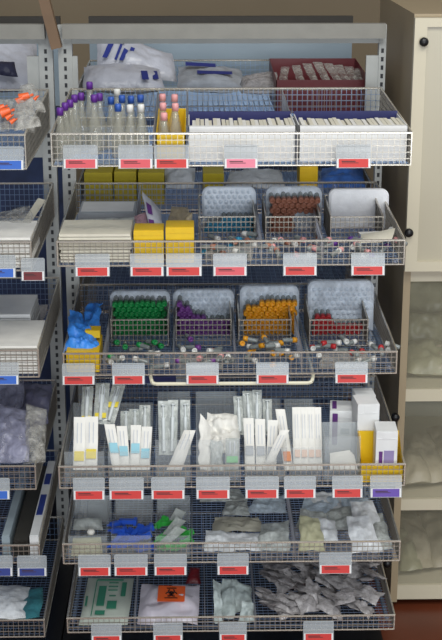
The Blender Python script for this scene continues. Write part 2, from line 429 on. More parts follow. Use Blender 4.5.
# ------------------------------------------------------------------ basket 1
f1 = flo(1)
for i, (px, py, Y) in enumerate([(60,112,.03),(65,107,.06),(70,104,.09),(74.5,99,.11),(81,97,.13),(89.5,86,.18),(94,99,.09),(99.5,97.5,.13)]):
    bottle('small clear bottle with a purple cap at the left end of the topmost basket', px, py, Y, 'violet', f1, 'purple-capped bottles')
for i, (px, py, Y, c) in enumerate([(117,93,.20,'white'),(122,99.5,.13,'blue'),(131,100,.15,'blue'),(140.5,99,.15,'blue'),(118,108,.06,'blue'),(141,108.5,.06,'white'),(111,101,.14,'blue'),(130,109,.06,'white')]):
    bottle('clear conical bottle with a blue cap' if c == 'blue' else 'clear conical bottle with a white cap among the blue-capped ones', px, py, Y, c, f1, 'blue-capped bottles' if c == 'blue' else 'white-capped bottles')
for px, py, Y in [(162.5,98,.15),(174.6,98.5,.15),(163,107,.06),(175.3,107.5,.06),(164,117,.03)]:
    bottle('clear bottle with a pale pink cap in the yellow tray', px, py, Y, 'pink', f1, 'pink-capped bottles')
def tray_open(name, mt, label, cat, xl, xr, yrim, Yf, dep, fz, hback=None, th=.0015, group=None, matb=None):
    a = PY(xl, yrim, Yf); b = PY(xr, yrim, Yf); z1 = a.z; z0 = fz+.0025; zb = z1+(hback or 0)
    t = thing(name, label, cat, ((a.x+b.x)/2, Yf, z0), group)
    x0, x1, y0, y1 = a.x, b.x, Yf, Yf+dep
    m = MB(); m.box((x0,y0,z0), (x1,y1,z0+th)); m.build('base', mt, t)
    m = MB(); m.box((x0,y0,z0), (x1,y0+th,z1)); m.build('front_wall', mt, t)
    m = MB(); m.box((x0,y1-th,z0), (x1,y1,zb)); m.build('back_wall', matb or mt, t)
    for x in (x0, x1-th):
        m = MB(); m.add([(x,y0,z0),(x+th,y0,z0),(x+th,y1,z0),(x,y1,z0),(x,y0,z1),(x+th,y0,z1),(x+th,y1,zb),(x,y1,zb)], [(0,3,2,1),(4,5,6,7),(0,1,5,4),(1,2,6,5),(2,3,7,6),(3,0,4,7)]); m.build('side_wall', mt, t)
    return t
tray_open('yellow_tray', YELL, 'open yellow tray around the pink-capped bottles', 'tray', 156, 185.5, 134, .005, .2, f1, .012)
def packet_box(xl, xr, label, n, seed):
    rnd = random.Random(seed)
    yf = .012; z0 = f1+.002; a = PY(xl, 135, yf); b = PY(xr, 135, yf)
    x0, x1 = a.x, b.x; zf = PY(250, 126.5, yf).z
    t = thing('packet_box', label, 'box', ((x0+x1)/2, yf, z0), 'long boxes of filed packets')
    m = MB(); m.box((x0,yf,z0), (x1,yf+.0015,zf)); m.box((x0,yf+.0015,zf-.002), (x1,yf+.012,zf)); m.build('front_wall', WHITEC, t)
    m = MB(); m.box((x0,yf+.13,z0), (x1,yf+.133,zf+.005)); m.build('back_wall', mat('navy_card','25295E',.5), t)
    for x in (x0, x1-.0015): m = MB(); m.box((x,yf,z0), (x+.0015,yf+.13,zf)); m.build('side_wall', WHITEC, t)
    m = MB(); m.box((x0+.002,yf+.002,z0), (x1-.002,yf+.128,z0+.001)); m.build('base', WHITEC, t)
    w = (x1-x0-.006)/n
    for i in range(n):
        cx = x0+.004+w*(i+.5); hz = zf-z0-.005+rnd.uniform(-.003, .002)
        m = MB(); s = rnd.uniform(.001, .005)
        vs = []
        for (yy, zz) in ((yf+.013, 0), (yf+.105, 0), (yf+.105, hz), (yf+.013, hz)):
            vs += [(cx-w*.43+zz*s*9, yy, z0+.001+zz), (cx+w*.43+zz*s*9, yy, z0+.001+zz)]
        m.add(vs, [(0,2,4,6),(1,7,5,3),(0,1,3,2),(2,3,5,4),(4,5,7,6),(6,7,1,0)])
        top(m, 'flat_packet', IVORY if i % 3 else WHITE, label.replace('long white box of filed packets', 'thin white packet filed in the long box'), 'packet', 'packets filed in the '+('left' if seed == 1 else 'right')+' long box')
packet_box(188.5, 296, 'long white box of filed packets in the topmost basket, beside the yellow tray', 24, 1)
packet_box(299, 408, 'long white box of filed packets at the right end of the topmost basket', 24, 2)
# ------------------------------------------------------------------ rear row, top shelf
fr = 1.03-.055
def bagblock(name, mt, label, cat, outline, Yb, Yt, fz, t=.02, ns=.006, freq=25, edge=.006, nu=20, nv=16, **k):
    return quad(name, mt, label, cat, outline, Yb, Yt, fz, t, ns, nu, nv, freq, edge, **k)
o, P = bagblock('poly_bag', BAGW, 'plump white plastic bag with dark blue print, lower of the two at the back', 'bag', ((83,92),(166,92),(160,70),(84,68)), .56, .66, fr, .03, .006)
patch(o, P, 'blue_print', INKB, .72, .02, .80, .40, .028); patch(o, P, 'blue_print', INKB, .86, .2, .93, .55, .020)
o, P = bagblock('poly_bag', BAGW, 'large white plastic bag with dark blue lettering, slumped on another bag', 'bag', ((96,74),(178,82),(170,52),(98,36)), .66, .74, fr, .028, .010, 20)
for q in (((.07,.22),(.13,.22),(.22,.66),(.16,.70)),((.22,.20),(.25,.20),(.33,.64),(.30,.66)),((.28,.20),(.33,.20),(.40,.50),(.35,.56)),((.24,.72),(.36,.68),(.36,.78),(.27,.80)),((.42,.52),(.47,.50),(.49,.60),(.44,.62))):
    n = (P[1]-P[0]).cross(P[3]-P[0]).normalized(); n = -n if n.y > 0 else n
    pt = [P[0]*(1-u)*(1-v)+P[1]*u*(1-v)+P[2]*u*v+P[3]*(1-u)*v+n*.029 for u, v in q]
    m = MB(); m.add(pt+[p_-n*.001 for p_ in pt], [(0,1,2,3),(7,6,5,4),(0,4,5,1),(1,5,6,2),(2,6,7,3),(3,7,4,0)]); m.build('blue_print', INKB, o)
o, P = bagblock('flat_bag', BAGG, 'flattish pale bag with a navy band behind the packet boxes', 'bag', ((178,92),(243,92),(240,70),(178,66)), .54, .68, fr, .018, .007)
patch(o, P, 'navy_band', INKB, .12, .72, .6, .86, .018); patch(o, P, 'navy_band', INKB, .3, .38, .85, .5, .02)
o, P = bagblock('clear_pack', F_GREY, 'crumpled grey clear pack behind the left packet box', 'bag', ((240,94),(280,94),(276,72),(240,78)), .54, .66, fr, .014, .007)
tray_open('maroon_tray', BAGM, 'deep maroon tray of clear packs at the back right of the top shelf', 'tray', 276, 370, 80, .50, .26, fr, .012)
for i in range(8):
    x = 284+i*10.5; dx = [-6, 4, 8, 10, 12, 9, 5, -3][i]
    quad('clear_packet', F_CLR, 'long clear packet sticking up out of the maroon tray', 'packet', ((x+dx,86),(x+8+dx,86),(x+6,62+abs(i-3)*1.5),(x-3,62+abs(i-3)*1.5)), .56, .70, fr, .006, .003, 5, 10, 50, .002, group='clear packets in the maroon tray')
# rear row, second level: things seen below basket 1
fr2 = .84-.055
for i, (xl, xr, yt, dy, nm) in enumerate(((84,112,173,.0,'leftmost'),(114,136,172,.01,'middle'),(138,164,173,.02,'rightmost'))):
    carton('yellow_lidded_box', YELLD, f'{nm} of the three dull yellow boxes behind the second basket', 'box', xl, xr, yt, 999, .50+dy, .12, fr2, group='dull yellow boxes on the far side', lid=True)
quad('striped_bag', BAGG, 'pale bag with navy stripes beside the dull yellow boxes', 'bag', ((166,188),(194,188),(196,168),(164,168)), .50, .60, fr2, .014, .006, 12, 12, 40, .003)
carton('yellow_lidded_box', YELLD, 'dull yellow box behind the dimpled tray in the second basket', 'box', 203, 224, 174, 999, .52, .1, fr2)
quad('grey_bag', BAGG, 'grey crumpled bag under the rose label on the far side', 'bag', ((226,188),(286,188),(280,170),(230,172)), .50, .60, fr2, .014, .008, 14, 12, 40, .003)
carton('yellow_lidded_box', YELL, 'bright yellow box behind the white tray of the second basket', 'box', 300, 318, 167, 999, .54, .08, fr2)
quad('blue_bag', mat('blue_poly','3B62A6',.3,bump=.5,bscale=30,var=.4,vscale=30), 'blue and white bag behind the white tray of the second basket', 'bag', ((318,188),(366,188),(362,166),(322,168)), .50, .60, fr2, .014, .008, 14, 12, 40, .003)

# ------------------------------------------------------------------ tube packs and small wire baskets
def small_basket(label, xl, xr, yt, yb, k, dep, up=.012):
    fz = flo(k); p = PZ((xl+xr)/2, yb, fz+.002); Y = p.y
    a = PY(xl, yt, Y); b = PY(xr, yt, Y); z1 = a.z
    t = basket('small_wire_basket', label, 'basket', a.x, b.x, Y, Y+dep, z1, z1-fz-.003, up=up, sp=.0085, r=.00085, rim=.0016, group='small wire baskets inside the wide ones')
    return Y, a.x, b.x, z1
TUBES = {}
def tube_mesh(cap):
    if cap in TUBES: return TUBES[cap]
    m = MB(); L = .034
    m.lathe([(0,-L),(.0036,-L),(.0042,-L+.003),(.0042,-.008)], (0,0,0), (0,0,1), 9, 0)
    m.lathe([(.0042,-.011),(.0050,-.011),(.0050,-.0005),(.0044,.0),(.0024,.0),(.0022,-.004),(0,-.004)], (0,0,0), (0,0,1), 9, 1)
    me = m.build('sample_tube', [TUBE, CAPS[cap]]); me['_'] = 1; ms = me.data; bpy.data.objects.remove(me); TUBES[cap] = ms
    return ms
def add_tube(cap, p, axis, label, group, s=1.0, L=1):
    o = bpy.data.objects.new('sample_tube', tube_mesh(cap)); C.objects.link(o)
    o.location = p; o.rotation_mode = 'QUATERNION'; o.rotation_quaternion = Vector((0,0,1)).rotation_difference(Vector(axis).normalized())
    o.scale = (s, s, s*L); tag(o, label, 'tube', group)
def tube_pack(k, xl, xr, ytop, Y, label, cap, rule, tube_label, group, foam=None, wrap=True, capname=None, tilt=.12, dimp=True):
    fz = flo(k)+.003; a = PY(xl, ytop, Y); b = PY(xr, ytop, Y); x0, x1 = a.x, b.x; H = (a.z-fz); W = x1-x0
    t = thing('foam_tray', label, 'tray', ((x0+x1)/2, Y, fz))
    up = Vector((0, tilt, 1)).normalized(); nr = Vector((0, -1, tilt)).normalized()
    L = H/up.z; base = Vector((x0, Y-tilt*H, fz))
    # rounded slab
    out = []; R = .014; N = 6
    for cx, cz, a0 in ((W-R, L-R, 0), (R, L-R, 90), (0, 0, None), (W, 0, None)):
        if a0 is None: out.append((cx, cz))
        else:
            for i in range(N+1):
                th = math.radians(a0+90*i/N); out.append((cx+R*math.cos(th), cz+R*math.sin(th)))
    m = MB(); n = len(out); T = .016
    fv = [base+Vector((u,0,0))+up*v for u, v in out]; bv = [p-nr*T for p in fv]
    iv = [base+Vector((W/2+(u-W/2)*.92,0,0))+up*(L/2+(v-L/2)*.94)+nr*.0025 for u, v in out]
    m.add(fv+bv, [tuple(range(2*n-1, n-1, -1))]+[(i, n+i, n+(i+1) % n, (i+1) % n) for i in range(n)], 0)
    m.add(fv+iv, [(i, (i+1) % n, n+(i+1) % n, n+i) for i in range(n)]+[tuple(range(n, 2*n))], 0)
    pitch = .0106; nc = int((W-.006)/pitch); nrw = int((L-.006)/(pitch*.9))
    spots = []
    for j in range(nrw):
        for i in range(nc - (j % 2)):
            u = (W-(nc-1)*pitch)/2+i*pitch+(pitch/2 if j % 2 else 0); v = .007+j*pitch*.9
            if v > L-.006: continue
            fu = u/W; fv_ = v/L
            spots.append((u, v, fu, fv_, j))
    for u, v, fu, fv_, j in spots:
        c = base+Vector((u,0,0))+up*v+nr*.0025
        if not rule(fu, fv_) and dimp: m.lathe([(.0042,0),(.0036,.0012),(.0015,.0022),(0,.0024)], c, nr, 8, 1)
    m.build('tray_body', [foam or FOAM, FOAMD], t)
    ax = (nr+Vector((0,0,-.36))).normalized()
    for u, v, fu, fv_, j in spots:
        if rule(fu, fv_):
            c = base+Vector((u,0,0))+up*v+nr*.030-Vector((0,0,.006))
            c.z = max(c.z, fz+.006)
            c += Vector((random.uniform(-.0007, .0007), random.uniform(-.002, .002), random.uniform(-.0006, .0006)))
            add_tube(cap, c, ax+Vector((random.uniform(-.05,.05),0,random.uniform(-.04,.04))), tube_label, group, 1.1)
    if wrap:
        m = MB(); q = lambda u, v, d: base+Vector((u,0,0))+up*v+nr*d
        SEED[0] += 1
        pillow(m, q(-.004,L*.42,.004), q(W+.004,L*.42,.004), q(W+.002,L+.004,.003), q(-.002,L+.004,.003), .006, 16, 14, .0035, SEED[0], 60, power=.35, edge=.002, twoface=False)
        m.build('shrink_wrap', F_WRAP, t)
S2 = 'second'; S3 = 'third'
small_basket('small wire basket around the bluish dimpled tray, second basket', 199, 255, 217, 243, 2, .13)
tube_pack(2, 202, 256, 187, .27, 'bluish-white dimpled tray, nearly empty, with a few teal tubes at its foot', 'teal', lambda u, v: v < .32 and u > .3 or v < .2, 'teal-capped tube at the foot of the bluish dimpled tray', 'teal-capped tubes', wrap=False)
small_basket('small wire basket around the tray of brown-capped tubes, second basket', 266, 320, 217, 243, 2, .13)
tube_pack(2, 266, 322, 187, .27, 'bluish tray packed with brown-capped tubes under grey ones', 'brown', lambda u, v: v < .90-.1*u and not (v < .52 and u > .45), 'brown-capped tube packed in a diagonal in the second basket', 'brown-capped tubes', wrap=True)
small_basket('small wire basket around the plain white tray, right end of the second basket', 331, 383, 217, 243, 2, .13)
tube_pack(2, 329, 389, 189, .275, 'plain white round-cornered tray standing at the right end of the second basket', 'white', lambda u, v: False, '', '', foam=FOAMW, wrap=False, dimp=False)
small_basket('small wire basket around the green tube tray, third basket', 111, 168, 320, 346, 3, .13)
tube_pack(3, 110, 170, 291, .31, 'tray full of green-capped tubes in clear wrap', 'green', lambda u, v: v < .86, 'green-capped tube packed in its tray', 'green-capped tubes')
small_basket('small wire basket around the purple tube tray, third basket', 176, 231, 320, 346, 3, .13)
tube_pack(3, 173, 234, 290, .31, 'bluish dimpled tray with purple-capped tubes in its lower half', 'purple', lambda u, v: v < .56-.25*u+(.25 if u < .3 else 0), 'purple-capped tube in the lower half of its tray', 'purple-capped tubes')
small_basket('small wire basket around the orange tube tray, third basket', 239, 291, 320, 346, 3, .13)
tube_pack(3, 240, 299, 286, .31, 'bluish tray packed with orange-capped tubes rising to the right', 'orange', lambda u, v: v < .66+.18*u, 'orange-capped tube packed in the third basket', 'orange-capped tubes')
small_basket('small wire basket around the wrapped tray with few red tubes, third basket', 310, 368, 320, 346, 3, .13)
tube_pack(3, 308, 374, 281, .31, 'big bluish tray in crinkled clear wrap with a few red-capped tubes below', 'red', lambda u, v: v < .24 and u < .8 or (v < .4 and u < .35), 'red-capped tube at the foot of the wrapped tray', 'red-capped tubes')
def loose(k, xa, xb, n, caps, where, seed, yr=(.02, .13)):
    rnd = random.Random(seed); fz = flo(k); yf = BK[k][0]
    for i in range(n):
        Y = yf+rnd.uniform(*yr); px = xa+(xb-xa)*(i+.5)/n+rnd.uniform(-2, 2); ref = {2: 252, 3: 362, 5: 555}[k]
        x = PY(px, ref, Y).x; cp = caps[i % len(caps)]
        an = rnd.uniform(0, 6.28)
        add_tube(cp, (x, Y, fz+.008+rnd.uniform(0, .022)), (math.cos(an), math.sin(an), rnd.uniform(-.1, .3)), f'loose {cp}-capped tube lying {where}', f'loose {cp}-capped tubes {where}', 1.05, .8)
loose(3, 107, 170, 14, ['green', 'white'], 'in front of the green tube tray', 3)
loose(3, 176, 232, 14, ['purple', 'white', 'pink'], 'in front of the purple tube tray', 4)
loose(3, 240, 300, 18, ['orange', 'orange', 'white'], 'in front of the orange tube tray', 5)
loose(3, 306, 390, 18, ['red', 'white', 'white'], 'in front of the wrapped red tube tray', 6)
loose(2, 203, 258, 14, ['teal', 'white', 'brown'], 'in front of the bluish dimpled tray', 7)
loose(2, 266, 322, 16, ['brown', 'pink', 'white'], 'in front of the brown tube tray', 8)
loose(2, 328, 398, 16, ['pink', 'violet', 'white'], 'in front of the plain white tray', 9)
quad('crumpled_wrapper', F_CLR, 'crumpled clear wrapper in front of the wrapped red tube tray', 'wrapper', ((318,370),(372,370),(368,352),(322,354)), .075, .13, flo(3), .008, .006, 14, 8, 50, .003)
quad('crumpled_wrapper', F_CLR, 'crumpled clear wrapper in front of the purple tube tray', 'wrapper', ((178,371),(222,371),(226,354),(182,352)), .075, .14, flo(3), .006, .006, 14, 8, 50, .003)
quad('crumpled_wrapper', F_CLR, 'crumpled clear wrapper in front of the bluish dimpled tray', 'wrapper', ((206,262),(252,262),(254,246),(204,247)), .035, .09, flo(2), .006, .006, 14, 8, 50, .003)

# ------------------------------------------------------------------ basket 2, left end
f2 = flo(2)
def sheets(name, mt, label, xl, xr, z0, y0, y1, n, th, seed, cat='packet', group=None, fzn=None, jit=.002, refpy=240):
    rnd = random.Random(seed)
    for i in range(n):
        a = PY(xl, refpy, (y0)).x+rnd.uniform(-jit, jit); b = PY(xr, refpy, (y0)).x+rnd.uniform(-jit, jit); dy = rnd.uniform(-jit, jit)
        m = MB(); z = z0+i*th
        m.box((a,y0+dy,z), (b,y1+dy,z+th*.8))
        top(m, name, mt, label, cat, group)
sheets('gauze_packet', IVORY, 'flat ivory packet in the stack at the left front of the second basket', 60, 131, f2+.004, .028, .135, 9, .0058, 11, group='ivory packets stacked in the second basket')
carton('grey_carton', mat('grey_carton','9AA0A6',.5), 'flat grey-white carton behind the ivory packets', 'box', 78, 135, 213, 999, .23, .10, f2, lid=False, prints=(('lid_flap',WHITEC,.04,.1,.96,.9,'t'),))
for i in range(4):
    quad('clear_pouch', F_PCH, 'clear pouch wedged between grey carton and ivory packets', 'pouch', ((78,231-i*2.2),(136,231-i*2.2),(139,225-i*2.6),(80,227-i*2.6)), .15+i*.018, .165+i*.018, f2, .004, .002, 12, 4, 40, .001, group='clear pouches behind the ivory packets')
carton('yellow_carton', YELL, 'yellow open carton holding a white printed bag, second basket', 'box', 133.5, 163.5, 231, 999, .030, .055, f2)
carton('yellow_carton', YELL, 'yellow carton holding a tan bag, second basket', 'box', 165.5, 194, 228, 999, .030, .055, f2)
o, P = quad('printed_bag', BAGW, 'white pointed bag with purple print rising from the yellow carton', 'bag', ((150,234),(163,229),(161,210),(142,191)), .09, .15, f2, .008, .004, 10, 12, 50, .002)
patch(o, P, 'purple_print', INKP, .2, .45, .5, .75, .010); patch(o, P, 'purple_print', INKP, .15, .15, .5, .3, .009)
quad('pink_wrapper', film('pink_film','A8838C',.5,.9), 'pinkish clear wrapper behind the left yellow carton', 'wrapper', ((136,232),(152,232),(146,212),(134,216)), .10, .14, f2, .006, .004, 8, 8, 50, .002)
quad('tan_bag', F_TAN, 'tan clear bag leaning over the right yellow carton', 'bag', ((172,242),(192,240),(192,212),(188,212)), .088, .12, f2, .008, .005, 10, 12, 50, .002)
quad('tan_bag', F_TAN, 'brownish folded clear bag behind the tan one', 'bag', ((166,230),(190,230),(188,208),(172,206)), .12, .17, f2, .008, .006, 10, 12, 50, .003)
quad('paper_wedge', IVORY, 'folded ivory paper wedge in front of the plain white tray', 'paper', ((358,244),(392,240),(396,228),(362,234)), .07, .11, f2, .003, .002, 8, 5, 40, .002)
quad('paper_wedge', WHITE, 'white paper triangle against the plain white tray', 'paper', ((362,236),(384,236),(386,231),(358,232)), .12, .13, f2, .003, .001, 8, 5, 40, .001)

# ------------------------------------------------------------------ basket 3, left end
f3 = flo(3)
carton('yellow_carton', YELL, 'low yellow carton full of blue gloves, left end of the third basket', 'box', 66, 99, 352, 999, .068, .10, f3)
def crumple(name, mt, label, cat, px, **k): return quad(name, mt, label, cat, px, **k)
quad('blue_glove', GLOVE, 'crumpled blue glove draped over the low yellow carton', 'glove', ((65,352),(99,352),(97,330),(70,320)), .085, .15, f3, .012, .012, 20, 18, 60, .007)
quad('blue_glove', GLOVE, 'upper blue glove standing up toward the rack back', 'glove', ((78,334),(100,328),(103,302),(88,304)), .18, .28, f3, .008, .012, 18, 18, 60, .008)
quad('blue_glove', GLOVE, 'blue glove hanging at the left side behind the others', 'glove', ((68,336),(88,334),(80,312),(70,310)), .17, .24, f3, .008, .010, 16, 16, 60, .006)
carton('yellow_pack', YELL, 'small yellow pack tucked under the blue gloves', 'pack', 85, 100, 331, 338, .125, .03, f3, lid=False)

# ------------------------------------------------------------------ handle bar and pull-out board under basket 3
yh = .055; a = PY(151, 383.5, yh); b = PY(313, 383.5, yh)
t = thing('pull_out_tray', 'pale pull-out board with a long cream handle under the third basket', 'tray', ((a.x+b.x)/2, yh, a.z-.004))
z = (a.z+b.z)/2; m = MB(); A = Vector((a.x, yh, z)); B = Vector((b.x, yh, z))
m.path([A+Vector((0,.36,.012)), A+Vector((0,.05,.012)), A+Vector((-.001,.012,.010)), A+Vector((.002,.002,.002)), A+Vector((.008,0,0)), B+Vector((-.008,0,0)), B+Vector((-.002,.002,.002)), B+Vector((.001,.012,.010)), B+Vector((0,.05,.012)), B+Vector((0,.36,.012))], .0034, 8)
m.build('handle', ROD, t)
m = MB(); c0 = PY(147, 386, .40); c1 = PY(204, 386, .40); m.box((c0.x,.40,.50), (c1.x,.406,c0.z+.002)); m.build('hanging_board', mat('pale_board','C2CCD8',.5), t)
m = MB(); q0 = PY(143, 378, .09); q1 = PY(176, 378, .09); m.box((q0.x,.09,q0.z-.01), (q1.x,.16,q0.z+.002)); m.build('navy_block', mat('navy_block','1B2150',.4), t)

# ------------------------------------------------------------------ basket 4: bins and pouches
f4 = flo(4); y4 = BK[4][0]
for i, (xl, xr, yr) in enumerate(((64,104,452),(108,150,452),(155,190,440),(196,240,440),(245,287,448),(291,322,448),(325,361,437),)):
    tray_open('clear_bin', CLEAR, f'clear plastic bin, {NTH[i]} from the left in the fourth basket', 'bin', xl, xr, yr, y4+.012, .07 if i == 6 else .2, f4, 0 if i == 6 else .015, group='clear bins in the fourth basket', matb=CLEARB)
def pouch(label, xb, xt, yt, w, Yb, Yt, mt=None, patchc=None, pv=(.2, .36), pu=(.1, .9), syr=None, yb=470, ns=.0012, wt=None, k=4, t=.0025, group=None, name='syringe_pouch', stripe=True):
    wt = wt or w
    o, P = quad(name, mt or WHITE, label, 'pouch', ((xb-w/2,yb),(xb+w/2,yb),(xt+wt/2,yt),(xt-wt/2,yt)), Yb, Yt, flo(k), t, ns, 6, 12, 50, .0006, group=group, power=.4)
    if patchc: patch(o, P, 'colour_label', patchc, pu[0], pv[0], pu[1], pv[1], t+.0018)
    if syr:
        Q, n = onq(P, .5, .06, .5, .92, t+.001); m = MB(); m.seg(Q[0], Q[0]+(Q[2]-Q[0])*.72, .0035, 8, 0, None, True); m.seg(Q[0]+(Q[2]-Q[0])*.72, Q[2], .0018, 6, 0, None, True)
        m.seg(Q[2]-(Q[2]-Q[0])*.02, Q[2], .0045, 8)
        m.build('syringe', syr, o)
    if stripe:
        for u in (.3, .62):
            patch(o, P, 'printed_line', mat('faint_print','BCC0C6',.6), u, .5, u+.06, .88, t*.9+.0012)
    return o
LYEL = mat('yellow_label', 'D9C43A', .5); LBLU = mat('light_blue_label', '86BBC8', .5); LGRN = mat('green_label', '6FB878', .5)
LORG = mat('orange_label', 'D98F62', .5); LGRY = mat('grey_label', '9FA2A4', .5)
WB = mat('white_barrel', 'C9CFCE', .3)
pouch('wide white pouch with a yellow label, left one at the front of fourth basket', 79, 80, 417, 12, y4+.03, y4+.085, patchc=LYEL, pv=(.16,.34))
pouch('wide white pouch with a yellow label, right one at the front of fourth basket', 91, 92, 416.5, 12.5, y4+.028, y4+.085, patchc=LYEL, pv=(.2,.38))
pouch('clear syringe pouch standing at the far left behind the yellow-labelled pair', 86, 88, 386, 11, y4+.12, y4+.19, mt=F_PCH, patchc=LYEL, pv=(.12,.2), syr=WB, yb=425)
pouch('clear syringe pouch with a low yellow label, middle of the three behind', 100, 103, 383, 14, y4+.12, y4+.19, mt=F_PCH, patchc=LYEL, pv=(.12,.24), yb=424, syr=WB)
pouch('clear syringe pouch tilted right with a yellow label, right of the three behind', 108, 119, 385, 13, y4+.13, y4+.19, mt=F_PCH, patchc=LYEL, pv=(.4,.54), yb=424, syr=WB)
for i, (xb, xt, yt, nm) in enumerate(((118,109.5,424,'outermost left'),(125.5,121.5,426,'second'),(135,136,425,'third'),(144.5,147,426.5,'outermost right'))):
    pouch(f'white pouch with a light blue label, {nm} of the fanned four', xb, xt, yt, 10.5, y4+.03-.003*i, y4+.075-.003*i, patchc=LBLU, pv=(.36-.05*(i==1)-.1*(i==3),.58-.05*(i==1)-.1*(i==3)))
for i, (x, yt) in enumerate(((126,411),(135,409),(145,405))):
    pouch(['grey clear pouch behind the blue-labelled four, left', 'grey clear pouch behind the blue-labelled four, middle', 'grey clear pouch behind the blue-labelled four, right and tallest'][i], x, x, yt, 11, y4+.10, y4+.15, mt=F_PCH, yb=440, stripe=False, syr=WB)
for i, (xb, xt, yt, nm) in enumerate(((164,163,401,'leftmost'),(172,173,400,'middle'),(186,185,400,'tall right-hand'))):
    pouch(f'{nm} clear tube pouch in the third bin of the fourth basket', xb, xt, yt, 10, y4+.07, y4+.12, mt=F_PCH, syr=WB, stripe=False, ns=.002, yb=455)
pouch('big white padded pouch leaning to the right across the third bin', 174, 190, 430, 15, y4+.022, y4+.06, wt=12, t=.005)
for i, (px, nm) in enumerate(((((199,470),(212,470),(211,428),(200,413)), 'narrow crinkled white pouch at the left of the fourth bin'),
        (((206,446),(240,440),(240,415),(206,412)), 'big crumpled white pouch lying across the top of the fourth bin'),
        (((207,456),(238,452),(238,436),(207,432)), 'lower crumpled white pouch in the fourth bin'),
        (((210,470),(224,470),(223,440),(211,438)), 'translucent pouch with a green tube inside, fourth bin'))):
    quad('crumpled_pouch' if i < 3 else 'syringe_pouch', WHITE if i < 3 else F_PCH, nm, 'pouch', px, [y4+.03, y4+.08, y4+.055, y4+.022][i], [y4+.07, y4+.13, y4+.09, y4+.05][i], f4, [.004, .012, .008, .004][i], [.005, .012, .009, .003][i], 20, 18, 60, .006)
pouch('white pouch with a green label standing at the right of the fourth bin', 232, 232.5, 438, 14, y4+.018, y4+.045, mt=F_PCH, patchc=LGRN, pv=(.22,.42), t=.004)
for i, (xb, xt, yt, nm) in enumerate(((240,238,396,'leftmost leaning'),(250,247,391,'second leaning'),(257,257,390,'third leaning'),(268,267,399,'rightmost'))):
    pouch(f'{nm} of the grey pouches behind the white ones in the fifth bin', xb, xt, yt, 9.5, y4+.10, y4+.15, mt=F_PCH, yb=435, stripe=False, syr=WB)
for i, (xb, xt, yt, nm) in enumerate(((250,248.5,418,'left'),(261,260,419,'middle'),(271,273,420,'right'))):
    pouch(f'{nm} of the three white pouches with grey labels in the fifth bin', xb, xt, yt, 10, y4+.03, y4+.07, patchc=LGRY, pv=(.28,.46))
pouch('slim white pouch leaning right across the fifth bin', 266, 285, 430, 9, y4+.016, y4+.035)
pouch('curved white pouch with an orange label in the fifth bin', 289, 280, 409, 9.5, y4+.04, y4+.09, patchc=LORG, pv=(.14,.3))
for i, xb in enumerate((297, 304, 311, 318)):
    pouch(f'long white pouch with faint orange band, {NTH[i]} of four in the sixth bin', xb+.5, xb-.8, 407, 8, y4+.035, y4+.085, patchc=mat('pale_orange','D6B7A2',.5), pv=(.2,.32), pu=(.2,.85))
for i in range(3):
    quad('folded_leaflet', WHITE, f'folded white leaflet, {["lowest","middle","uppermost"][i]} of three in the seventh bin', 'leaflet', ((330+i*3,470),(356+i*1,470),(350+i*2,450+i*2),(330+i*3,453+i*2)), y4+.03-.005*i, y4+.07-.005*i, f4, .003, .001, 8, 6, 40)
carton('medicine_carton', WHITEC, 'white carton with a purple band standing behind the seventh bin', 'box', 330, 352, 411, 999, .045, .055, f4, rot=-.10, prints=(('purple_band',INKP,.12,.25,.36,.95,'f'),('purple_band',INKP,.1,.2,.3,.9,'t'),('small_print',LGRY,.5,.5,.9,.62,'f')))
carton('medicine_carton', WHITEC, 'tall plain white carton behind the open yellow box, farther one', 'box', 356, 376, 396, 999, .048, .04, f4, rot=.06)
carton('medicine_carton', WHITEC, 'tall plain white carton behind the open yellow box, nearer one', 'box', 358, 380, 405, 999, -.010, .05, f4, rot=.08)
carton('medicine_carton', WHITEC, 'short white carton with purple print at the front right corner of the fourth basket', 'box', 376.5, 398, 432, 999, y4+.018, .05, f4, rot=-.04, prints=(('purple_print',INKP,.15,.36,.32,.6,'f'),('purple_print',mat('lilac_print','8C7FA8',.5),.38,.32,.85,.62,'f')))
# yellow open carton below them
def yellow_open():
    x0 = PY(361, 470, y4+.008).x; x1 = PY(403, 470, y4+.008).x; z0 = f4+.0022; z1 = z0+.030; zt = PY(370, 431, y4+.07).z
    t = thing('yellow_carton', 'open yellow carton around the short white carton at the right end', 'box', ((x0+x1)/2, y4, z0))
    y0, y1 = y4+.010, y4+.070
    m = MB(); m.box((x0,y0,z0), (x1,y0+.0015,z1)); m.build('front_wall', YELL, t)
    m = MB(); m.box((x0,y1,z0), (x1,y1+.0015,zt)); m.build('back_wall', YELL, t)
    m = MB(); m.add([(x0,y0,z0),(x0,y1,z0),(x0,y1,zt),(x0,y0,z1)], [(0,1,2,3)]); m.add([(x0+.001,y0,z0),(x0+.001,y1,z0),(x0+.001,y1,zt),(x0+.001,y0,z1)], [(0,1,2,3)]); m.build('side_wall', YELL, t)
    m = MB(); m.add([(x1,y0,z0),(x1,y1,z0),(x1,y1,zt),(x1,y0,z1)], [(0,1,2,3)]); m.build('side_wall', YELL, t)
    m = MB(); m.box((x0+.001,y0+.001,z0-.001), (x1-.001,y1,z0)); m.build('base', YELL, t)
yellow_open()

